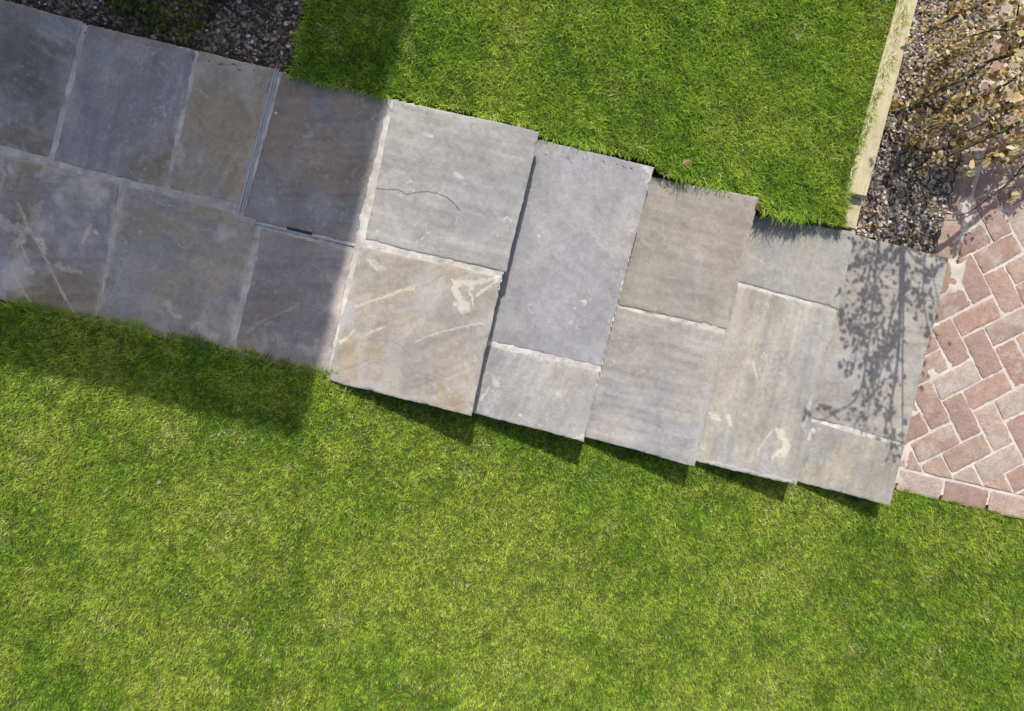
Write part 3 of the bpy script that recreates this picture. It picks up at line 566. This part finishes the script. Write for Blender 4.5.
# ------------------------------------------------------------------ grass
def grass(name, poly_px, zref, zfun, density, seed, pal, edge_px, label, hgt=0.0185, overhang=0.6, over_len=1.7, warm=()):
    r = np.random.default_rng(seed)
    fx0, fx1, fy0, fy1 = -95, 1120, -95, 800
    poly = at2(poly_px, zref); lo, hi = poly.min(0), poly.max(0)
    n = int(np.prod(hi - lo) * density)
    p = r.uniform(lo, hi, (n, 2)); z = zfun(p[:, 0], p[:, 1])
    U, V = to_px(p[:, 0], p[:, 1], z)
    ok = inside(U, V, poly_px) & (U > fx0) & (U < fx1) & (V > fy0) & (V < fy1)
    p, z, U, V = p[ok], z[ok], U[ok], V[ok]; n = len(p); x, y = p[:, 0], p[:, 1]
    de, _ = seg_dist(U, V, edge_px); near = np.exp(-de / 5.0)
    clump = fbm(x * 24, y * 24, seed + 1, 4, .65); big = fbm(x * 3.0, y * 3.0, seed + 2, 5, .68); mid = fbm(x * 6.5, y * 6.5, seed + 3, 3)
    for (pu, pv, pr, pa) in warm: big = big + pa * np.exp(-((U - pu) ** 2 + (V - pv) ** 2) / pr ** 2)
    mid2 = fbm(x * 11, y * 11, seed + 17, 4, .65)
    fine = fbm(x * 50, y * 50, seed + 9, 2)
    L = hgt * r.uniform(.55, 1.35, n) * (.55 + .95 * clump) * (1 + .9 * near * r.random(n))
    ang = fbm(x * 20, y * 20, seed + 5, 3) * 9 + r.normal(0, 1.5, n)
    tuft = sstep(.35, .65, fbm(x * 13, y * 13, seed + 21, 3))
    over = r.random(n) < near * overhang * (.35 + .9 * tuft) * np.where(U > 845, .45, 1)
    gx = seg_dist(U + .5, V, edge_px)[0] - seg_dist(U - .5, V, edge_px)[0]; gy = seg_dist(U, V + .5, edge_px)[0] - seg_dist(U, V - .5, edge_px)[0]
    ang = np.where(over, np.arctan2(gy, -gx) + r.normal(0, .7, n), ang); L = np.where(over, L * over_len * (.7 + .8 * tuft) * np.where(U > 845, .62, 1), L)
    lean = np.clip(r.normal(.85, .36, n), .1, 1.5); lean = np.where(over, r.uniform(.9, 1.35, n), lean)
    dx, dy = np.cos(ang), np.sin(ang)
    w = r.uniform(.0008, .0018, n)
    # colours
    g1, g2, g3, dry = [np.array(c) for c in pal]
    t = np.clip((clump - .5) * 2.2 + (mid - .5) * 1.6 + .5 + r.normal(0, .24, n), 0, 1)[:, None]
    C = g1 * (1 - t) + g2 * t
    yl = np.clip(sstep(.36, .70, .55 * big + .45 * mid2) * .75 + sstep(.5, .75, fine) * .3 + r.normal(0, .22, n), 0, 1)[:, None]
    C = C * (1 - yl) + g3 * yl
    isd = (r.random(n) < .012 + .03 * sstep(.5, .7, big) + .22 * sstep(.68, .8, fbm(x * 9, y * 9, seed + 12, 3)))[:, None]
    C = np.where(isd, dry * r.uniform(.6, 1.15, (n, 1)), C); C = C * r.uniform(.55, 1.45, (n, 1)) * (.45 + 1.1 * fbm(x * 75, y * 75, seed + 14, 2))[:, None]
    sx, sy = -dy * w, dx * w
    c1 = np.cos(lean * .45); s1 = np.sin(lean * .45); c2 = np.cos(lean * 1.25); s2 = np.sin(lean * 1.25)
    b = np.stack([x, y, z - .004], -1); side = np.stack([sx, sy, np.zeros(n)], -1)
    d1 = np.stack([dx * s1, dy * s1, c1], -1) * (L * .5)[:, None]; d2 = np.stack([dx * s2, dy * s2, c2], -1) * (L * .55)[:, None]
    mdl = b + d1; tip = mdl + d2
    VV = np.stack([b - side, b + side, mdl + side * .9, mdl - side * .9, tip], 1).reshape(-1, 3)
    k = np.arange(n) * 5
    q = np.stack([k, k + 1, k + 2, k + 3], -1); tr = np.stack([k + 3, k + 2, k + 4], -1)
    cc = np.stack([C * .8, C * .8, C, C, C * 1.1], 1).reshape(-1, 3)
    o = link(name, mesh_np(name, VV, [q, tr], np.clip(cc, .005, .8), True), M_BLADE)
    tag(o, label, 'grass', kind='stuff'); return o
LOW_EDGE = LOW_POLY[1:17]; UP_EDGE = UP_POLY[1:18]
low = grass('grass', LOW_POLY, -0.25, lawn_low_z, 70000, 11, [(0.096, 0.215, 0.013), (0.215, 0.37, 0.028), (0.405, 0.49, 0.066), (0.60, 0.55, 0.30)], LOW_EDGE, 'yellowish green mown lawn sloping below the stepped path', warm=((500, 560, 130, .12), (420, 640, 150, .1), (200, 600, 110, .08), (760, 640, 120, .05), (60, 470, 90, .05), (960, 600, 90, -.06)))
up = grass('grass', UP_POLY, -0.15, lawn_up_z, 64000, 12, [(0.108, 0.235, 0.015), (0.235, 0.385, 0.030), (0.38, 0.49, 0.062), (0.58, 0.52, 0.27)], UP_EDGE, 'deep green mown lawn above the path, held by timber edging', hgt=0.027, overhang=.7, over_len=1.12)

# ------------------------------------------------------------------ tubes and leaves for the shrubs
def tube(pts, r0, r1, seg=7):
    pts = np.asarray(pts, float)
    # smooth with Catmull-Rom
    P = np.concatenate([[2 * pts[0] - pts[1]], pts, [2 * pts[-1] - pts[-2]]]); out = []
    for i in range(1, len(P) - 2):
        for t in np.linspace(0, 1, 6, endpoint=False):
            out.append(.5 * (2 * P[i] + (P[i + 1] - P[i - 1]) * t + (2 * P[i - 1] - 5 * P[i] + 4 * P[i + 1] - P[i + 2]) * t ** 2 + (-P[i - 1] + 3 * P[i] - 3 * P[i + 1] + P[i + 2]) * t ** 3))
    out.append(P[-2]); C = np.array(out); n = len(C)
    T = np.gradient(C, axis=0); T /= np.linalg.norm(T, axis=1)[:, None] + 1e-9
    up_ = np.where(np.abs(T[:, 2:3]) > .9, np.array([[1., 0, 0]]), np.array([[0, 0, 1.]]))
    A = np.cross(T, up_); A /= np.linalg.norm(A, axis=1)[:, None] + 1e-9; B = np.cross(T, A)
    rad = np.linspace(r0, r1, n); th = np.arange(seg) / seg * 2 * math.pi
    V = C[:, None] + rad[:, None, None] * (A[:, None] * np.cos(th)[None, :, None] + B[:, None] * np.sin(th)[None, :, None])
    idx = np.arange(n * seg).reshape(n, seg); j = np.roll(np.arange(seg), -1)
    q = np.stack([idx[:-1], idx[:-1][:, j], idx[1:][:, j], idx[1:]], -1).reshape(-1, 4)
    return V.reshape(-1, 3), q, C
def leaf_cloud(pos, dirs, size, cols, r, flat=.5):
    """folded pointed leaves: 6 vertices, 4 triangles"""
    n = len(pos); d = dirs / (np.linalg.norm(dirs, axis=1)[:, None] + 1e-9)
    nrm = r.normal(0, 1, (n, 3)) * (1 - flat) + np.array([0, 0, 1]) * flat * 2; s = np.cross(d, nrm); s /= np.linalg.norm(s, axis=1)[:, None] + 1e-9
    u = np.cross(s, d); L = size[:, None]; curl = r.uniform(-.25, .45, (n, 1))
    wv = r.uniform(.26, .42, (n, 1))
    b = pos; m1 = pos + d * L * .4; tip = pos + d * L - u * L * curl * .6
    c1 = m1 + s * L * wv + u * L * curl * .5; c2 = m1 - s * L * wv + u * L * curl * .5
    t1 = pos + d * L * .75 + s * L * wv * .6 - u * L * curl * .1; t2 = pos + d * L * .75 - s * L * wv * .6 - u * L * curl * .1
    V = np.stack([b, c1, t1, tip, t2, c2, m1], 1).reshape(-1, 3); k = np.arange(n) * 7
    F = np.concatenate([np.stack([k + a, k + bb, k + c], -1) for a, bb, c in ((0, 1, 6), (1, 2, 6), (2, 3, 6), (3, 4, 6), (4, 5, 6), (5, 0, 6))])
    return V, F, np.repeat(cols, 7, 0)

# evergreen clump in the top-left bed
r = np.random.default_rng(91)
ev = empty('evergreen_shrub', at(190, -50, BED_L))
tag(ev, 'low dark evergreen shrub in the shaded bed at the top edge', 'shrub')
n = 5200; th = r.uniform(0, 6.28, n); ph = np.arccos(r.uniform(0.05, 1, n)); rr = r.uniform(.6, 1.0, n) ** .5
bx = .42 * (1 + .22 * np.sin(3 * th + 1) + .12 * np.sin(7 * th)); hx = .20
pos = np.stack([rr * np.sin(ph) * np.cos(th) * bx, rr * np.sin(ph) * np.sin(th) * bx * .8, rr * np.cos(ph) * hx], -1)
dirs = pos / np.linalg.norm(pos, axis=1)[:, None] + r.normal(0, .7, (n, 3)); k = fbm(pos[:, 0] * 14, pos[:, 1] * 14, 3, 3)[:, None]
cols_ = np.array([0.045, 0.07, 0.014]) * (1 - k) + np.array([0.20, 0.21, 0.035]) * k; cols_ = cols_ * r.uniform(.6, 1.4, (n, 1))
V, Fc, C = leaf_cloud(pos, dirs, r.uniform(.012, .024, n), cols_, r, .3)
link('foliage', mesh_np('foliage', V, [Fc], C), M_EVER, ev)
vs, qs, k = [], [], 0
for a in np.linspace(0, 6, 9):
    v_, q_, _ = tube([(0, 0, 0), (.07 * math.cos(a), .06 * math.sin(a), .07), (.2 * math.cos(a), .15 * math.sin(a), .13)], .006, .002); vs.append(v_); qs.append(q_ + k); k += len(v_)
link('stem', mesh_np('stem', np.concatenate(vs), [np.concatenate(qs)], smooth=True), M_BARK, ev)

# dry-leaved shrub in the right-hand bed
r = np.random.default_rng(123)
G4 = lvl(4)
root_p = at(1086, 70, BED_R)
sh = empty('dry_leaved_shrub', root_p)
tag(sh, 'open shrub with curled tan leaves arching over gravel and brick', 'shrub')
def cast(u, v, h, zg=G4):                     # the twig that shades point (u, v) of the ground from height h
    g = at(u, v, zg); return np.array([g[0] + SUN_H[0] * h / TAN, g[1] + SUN_H[1] * h / TAN, zg + h])
hub = root_p + np.array([0, 0, .35])
limbs = []    # (points, r0, r1, leaves per metre, leaf spread)
def limb(pts, r0, r1, lpm, spread): limbs.append((np.array(pts), r0, r1, lpm, spread))
limb([root_p, root_p + np.array([.0, .01, .18]), hub], .026, .020, 0, 0)
# visible boughs reaching left
limb([hub, at(1040, 113, -.02), at(1024, 121, -.03), at(984, 139, -.07), at(953.5, 153.5, -.13), at(928, 165, -.20), at(909, 172, -.27)], .013, .004, 70, .07)
limb([hub, at(1050, 30, -.06), at(1024, 44, -.07), at(1007, 56, -.09), at(990, 61, -.11), at(969, 77, -.15), at(942, 88.6, -.22), at(919, 102, -.28), at(897, 112, -.36)], .012, .003, 130, .09)
limb([hub, at(1030, -20, -.05), at(987, 0, -.1), at(969, 10, -.13), at(945, 22, -.18), at(931, 30, -.22), at(911, 43, -.30)], .011, .003, 130, .08)
limb([at(1007, 56, -.09), at(1012, 40, -.05), at(1015, 27, -.02), at(1019, 4, .03)], .006, .003, 90, .06)
limb([at(1003, 128, -.05), at(990, 112, -.06), at(975, 105, -.09), at(950, 118, -.18), at(925, 130, -.28)], .005, .002, 170, .08)
limb([hub, at(1034, 70, -.1), at(1005, 85, -.15), at(975, 100, -.22), at(945, 122, -.30), at(915, 140, -.38)], .007, .002, 200, .09)
limb([hub, at(1040, 20, -.2), at(1005, 22, -.25), at(970, 45, -.30), at(940, 62, -.36), at(915, 72, -.42)], .006, .002, 190, .09)
limb([hub, at(1050, 90, -.25), at(1015, 110, -.30), at(980, 125, -.34), at(950, 140, -.40)], .005, .002, 170, .08)
limb([hub, at(1040, 40, 0.02), at(1000, 30, -.02), at(960, 40, -.1), at(935, 55, -.2)], .006, .002, 150, .08)
# drooping thin twigs over the brick, the first added for a thin shadow line
limb([at(1060, 130, -.3), at(1024, 165, -.44), at(1012, 180, -.50), at(990, 197, -.55), at(974, 209, -.577), at(960, 215, -.583), at(944, 213, -.575)], .004, .0018, 5, .02)
limb([hub, at(1050, 140, -.33), at(1025, 150, -.40), at(985, 158, -.46), at(950, 168, -.50)], .004, .0018, 90, .05)
limb([hub, at(1060, 150, -.35), at(1030, 170, -.45), at(1008, 176, -.50), at(990, 170, -.53)], .0035, .0016, 60, .04)
# tall stems to the right of the picture, whose shadows cross the lowest step
N_LOW = len(limbs)
limb([hub, cast(905, 150, 1.0), cast(901, 215, 1.07), cast(900, 290, 1.14), cast(898, 350, 1.12), cast(893, 390, 1.10), cast(884, 432, 1.07)], .016, .004, 34, .09)
limb([hub, cast(908, 150, .98), cast(904, 240, 1.15), cast(902.5, 330, 1.01), cast(902, 400, 1.01), cast(902, 452, 1.01)], .007, .003, 6, .05)
limb([hub, cast(890, 160, 1.0), cast(880, 230, 1.03), cast(873, 290, 1.12), cast(868, 345, 1.12), cast(858, 395, 1.12), cast(836, 413, 1.25), cast(812, 425, 1.30)], .008, .0025, 40, .09)
limb([hub, cast(925, 160, .95), cast(926, 235, 1.15), cast(922, 290, 1.03), cast(928, 330, 1.03), cast(940, 360, 1.03)], .006, .002, 56, .08)
limb([cast(900, 290, 1.14), cast(888, 330, 1.16), cast(877, 372, 1.16), cast(868, 410, 1.14), cast(866, 440, 1.12)], .005, .002, 95, .09)
limb([cast(898, 250, 1.12), cast(882, 270, 1.17), cast(866, 300, 1.19), cast(852, 340, 1.19)], .005, .002, 150, .1)
limb([cast(899, 240, 1.10), cast(915, 262, 1.12), cast(930, 275, 1.12), cast(938, 305, 1.10)], .005, .002, 100, .09)
limb([cast(900, 250, 1.03), cast(890, 262, 1.10), cast(872, 258, 1.14), cast(857, 270, 1.16)], .005, .002, 170, .1)
limb([cast(880, 230, 1.03), cast(870, 265, 1.12), cast(862, 310, 1.14), cast(856, 355, 1.14)], .005, .002, 130, .08)
limb([cast(893, 300, 1.12), cast(887, 340, 1.12), cast(880, 375, 1.12), cast(872, 400, 1.12)], .005, .002, 120, .08)
limb([cast(893, 390, 1.10), cast(890, 415, 1.10), cast(892, 440, 1.08), cast(886, 462, 1.07)], .004, .0015, 80, .06)
limb([cast(901, 215, 1.07), cast(912, 225, 1.07), cast(925, 240, 1.07), cast(940, 252, 1.03)], .004, .002, 130, .08)
limb([cast(897, 330, 1.12), cast(889, 350, 1.12), cast(880, 365, 1.12)], .004, .002, 110, .08)
lv_p, lv_d, lv_s, BR = [], [], [], []
for pts, r0, r1, lpm, spread in limbs:
    v_, q_, C_ = tube(pts - root_p, r0, r1)
    BR.append(link('branch', mesh_np('branch', v_, [q_], smooth=True), M_BARK, sh))
    seg = np.linalg.norm(np.diff(C_, axis=0), axis=1); cum = np.concatenate([[0], np.cumsum(seg)]); tot = cum[-1]
    nl = int(tot * lpm * (.85 if len(BR) > N_LOW else 1.2))
    if not nl: continue
    tall = len(BR) > N_LOW; fct = 1.15 if tall else 2.0
    nt_ = max(3, min(16 if tall else 8, int(nl / (5 if tall else 14)))); per = max(3, int(nl * fct / nt_))
    bo = BR[-1]
    for i in range(nt_):
        s0 = tot * (1 - r.random() ** 1.1 * .78); b = np.array([np.interp(s0, cum, C_[:, c]) for c in range(3)])
        d = r.normal(0, 1, 3); d[2] *= .5; d /= np.linalg.norm(d); ln_ = spread * r.uniform(.8, 1.7)
        p2 = b + d * ln_ * .5 + np.array([0, 0, .012]); p3 = b + d * ln_ + np.array([0, 0, -.008])
        v2, q2, c2 = tube([b, p2, p3], .0018, .0009, 5)
        link('twig', mesh_np('twig', v2, [q2], smooth=True), M_BARK, bo)
        for w in range(per):
            f = r.uniform(.1, 1.1); pp = b + d * ln_ * f + r.normal(0, .010, 3); lv_p.append(pp); lv_d.append(d + r.normal(0, .9, 3)); lv_s.append(1.3 if tall else 1.0)
    for i in range(int(nl * (.6 if tall else 1.2))):
        s0 = tot * (1 - r.random() ** 1.1 * .8); b = np.array([np.interp(s0, cum, C_[:, c]) for c in range(3)])
        pp = b + r.normal(0, spread * .38, 3); lv_p.append(pp); lv_d.append(r.normal(0, 1, 3)); lv_s.append(1.3 if tall else 1.0)
lv_p = np.array(lv_p); lv_s = np.array(lv_s); lv_d = np.array(lv_d); n = len(lv_p)
LP = np.array([(0.62, 0.49, 0.25), (0.54, 0.40, 0.17), (0.76, 0.65, 0.39), (0.36, 0.23, 0.10), (0.78, 0.73, 0.52), (0.15, 0.085, 0.045)])
cols_ = LP[r.choice(6, n, p=[.3, .24, .16, .15, .05, .10])] * r.uniform(.8, 1.2, (n, 1))
V, Fc, C = leaf_cloud(lv_p, lv_d, r.uniform(.015, .030, n) * lv_s, cols_, r, .62)
link('foliage', mesh_np('foliage', V, [Fc], np.clip(C, 0, .8)), M_LEAF, sh)

# fallen leaves in the bed
r = np.random.default_rng(321)
poly = at2([(850, 226), (874, 190), (912, 40), (935, -80), (1010, -80), (952, 185), (934, 250)], BED_R)
p = r.uniform(poly.min(0), poly.max(0), (2600, 2)); p = p[inside(p[:, 0], p[:, 1], poly)]; U, V_ = to_px(p[:, 0], p[:, 1], BED_R)
keep = r.random(len(p)) < np.where(V_ < 150, .55, .12) + .5 * ((V_ > 195) & (U < 880)); p = p[keep]; n = len(p)
P3 = np.column_stack([p, bed_r_z(p[:, 0], p[:, 1]) + r.uniform(.012, .03, n)])
d = np.column_stack([r.normal(0, 1, (n, 2)), r.normal(0, .25, n)])
V, Fc, C = leaf_cloud(P3, d, r.uniform(.016, .034, n), LP[r.choice(6, n, p=[.2, .2, .15, .2, .05, .2])] * r.uniform(.6, 1.1, (n, 1)), r, .5)
o = link('leaf_litter', mesh_np('leaf_litter', V, [Fc], C), M_LEAF); tag(o, 'dry brown fallen leaves scattered over the gravel bed', 'leaf litter', kind='stuff')

# single fallen leaves on the path edge and lawn
def fallen(u, v, z, size, ang, col, label, seed):
    r = np.random.default_rng(seed); p0 = at(u, v, z)
    V, Fc, C = leaf_cloud(np.zeros((1, 3)), np.array([[math.cos(ang), math.sin(ang), .1]]), np.array([size]), np.array([col]), r, .9)
    o = link('fallen_leaf', mesh_np('fallen_leaf', V, [Fc], C), M_LEAF); o.location = p0
    tag(o, label, 'leaf', 'single fallen leaves')
fallen(756, 203, -.235, .045, 5.2, (0.22, 0.12, 0.07), 'curled brown leaf at the top right corner of the brown sandstone slab', 1)
fallen(682, 164, -.155, .04, .4, (0.42, 0.27, 0.16), 'pinkish tan leaf lying on the upper lawn above the brown slab', 2)
fallen(478, 570, -.20, .022, .6, (0.55, 0.49, 0.27), 'pale straw coloured leaf near the middle of the lower lawn', 3)
fallen(157, 484, .015, .024, .7, (0.52, 0.46, 0.24), 'pale dry leaf on the lower lawn beneath the shadow edge', 4)

# ------------------------------------------------------------------ the house whose shadow falls across the path (outside the picture)
EAVE = 4.2
sc = at(301, 440, -.01)
corner = np.array([sc[0] + SUN_H[0] * EAVE / TAN, sc[1] + SUN_H[1] * EAVE / TAN])
def on(a, b): return corner - AX * a + NX * b              # a = back along the front wall, b = away from the camera
M_WALL = mat_simple('house_brick', (0.22, 0.12, 0.08), (0.32, 0.19, 0.13), 12, .9, .4, .01)
M_ROOF = mat_simple('clay_tile', (0.16, 0.08, 0.055), (0.24, 0.13, 0.09), 9, .85, .5, .02)
M_WHITE = mat_simple('white_joinery', (0.72, 0.72, 0.70), (0.8, 0.8, 0.78), 20, .5, .1, .002)
M_GLASS, n_, b_ = new_mat('window_glass', .06); b_.inputs['Base Color'].default_value = (.03, .04, .05, 1)
hs = empty('house', (*on(5, 4), -.02)); tag(hs, 'single storey brick house whose shadow darkens the path, beyond the top edge', 'house')
def hpart(name, parts, m, parent=None, base=None):
    bm = bmesh.new()
    for P, z0, z1 in parts: prism(bm, P, z0, z1)
    bmesh.ops.recalc_face_normals(bm, faces=bm.faces)
    me = bpy.data.meshes.new(name); bm.to_mesh(me); bm.free(); me.transform(__import__('mathutils').Matrix.Translation((-hs.location[0], -hs.location[1], -hs.location[2])))
    return link(name, me, m, parent or hs)
def rect(a0, a1, b0, b1): return [on(a1, b0), on(a0, b0), on(a0, b1), on(a1, b1)]
hpart('wall', [(rect(.3, 10, .3, 8), -1.1, EAVE - .12)], M_WALL)
bm = bmesh.new()
e = [bm.verts.new((*q, EAVE)) for q in rect(0, 10.3, 0, 8.3)]; e0 = [bm.verts.new((*q, EAVE - .12)) for q in rect(0, 10.3, 0, 8.3)]
rd = [bm.verts.new((*on(4.15, 4.15), EAVE + 2.6)), bm.verts.new((*on(6.15, 4.15), EAVE + 2.6))]
bm.faces.new(e0[::-1])
for i in range(4): bm.faces.new((e0[i], e0[(i + 1) % 4], e[(i + 1) % 4], e[i]))
bm.faces.new((e[0], e[1], rd[0], rd[1])); bm.faces.new((e[1], e[2], rd[0])); bm.faces.new((e[2], e[3], rd[1], rd[0])); bm.faces.new((e[3], e[0], rd[1]))
bmesh.ops.recalc_face_normals(bm, faces=bm.faces)
me = bpy.data.meshes.new('roof'); bm.to_mesh(me); bm.free(); me.transform(__import__('mathutils').Matrix.Translation((-hs.location[0], -hs.location[1], -hs.location[2])))
link('roof', me, M_ROOF, hs)
for a in (1.6, 5.0, 8.0):
    for z in (1.0,):
        w_ = hpart('window', [(rect(a, a + 1.3, .24, .34), z, z + 1.3)], M_WHITE)
        hpart('pane', [(rect(a + .08, a + .62, .225, .25), z + .08, z + 1.22), (rect(a + .68, a + 1.22, .225, .25), z + .08, z + 1.22)], M_GLASS, w_)

# soil crumbs and clippings along the edges of the path
r = np.random.default_rng(777)
cp, cc_ = [], []
for (a, b, lev, cnt, spread_) in (((394, 101), (538, 132), 0, 30, 4), ((545, 145), (650, 168), 1, 26, 4), ((660, 182), (755, 199), 2, 26, 5), ((765, 219), (850, 233), 3, 40, 6),
                                  ((858, 238), (945, 259), 4, 90, 8), ((0, 6), (275, 72), 0, 40, 3), ((815, 424), (900, 445), 4, 14, 3)):
    for k in range(cnt):
        t = r.random(); u = a[0] + (b[0] - a[0]) * t; v = a[1] + (b[1] - a[1]) * t + 2 + abs(r.normal(0, spread_))
        cp.append(at(u, v, lvl(lev) + .0055)); cc_.append(np.array([(0.16, 0.135, 0.105), (0.22, 0.19, 0.15), (0.34, 0.31, 0.26)][r.integers(3)]) * r.uniform(.7, 1.3))
cp = np.array(cp); n = len(cp); n_v = len(ICO_V); sz = .0012 + .0035 * r.random(n) ** 2.5
V = (cp[:, None] + ICO_V[None] * (1 + r.normal(0, .15, (n, n_v)))[..., None] * sz[:, None, None] * np.array([1.1, .9, .7])).reshape(-1, 3)
Fc = (ICO_F[None] + (np.arange(n) * n_v)[:, None, None]).reshape(-1, 3)
o = link('soil_crumbs', mesh_np('soil_crumbs', V, [Fc], np.repeat(np.array(cc_), n_v, 0)), M_GRAVEL)
tag(o, 'tiny crumbs of soil and grit along the upper edge of the path', 'soil crumbs', kind='stuff')
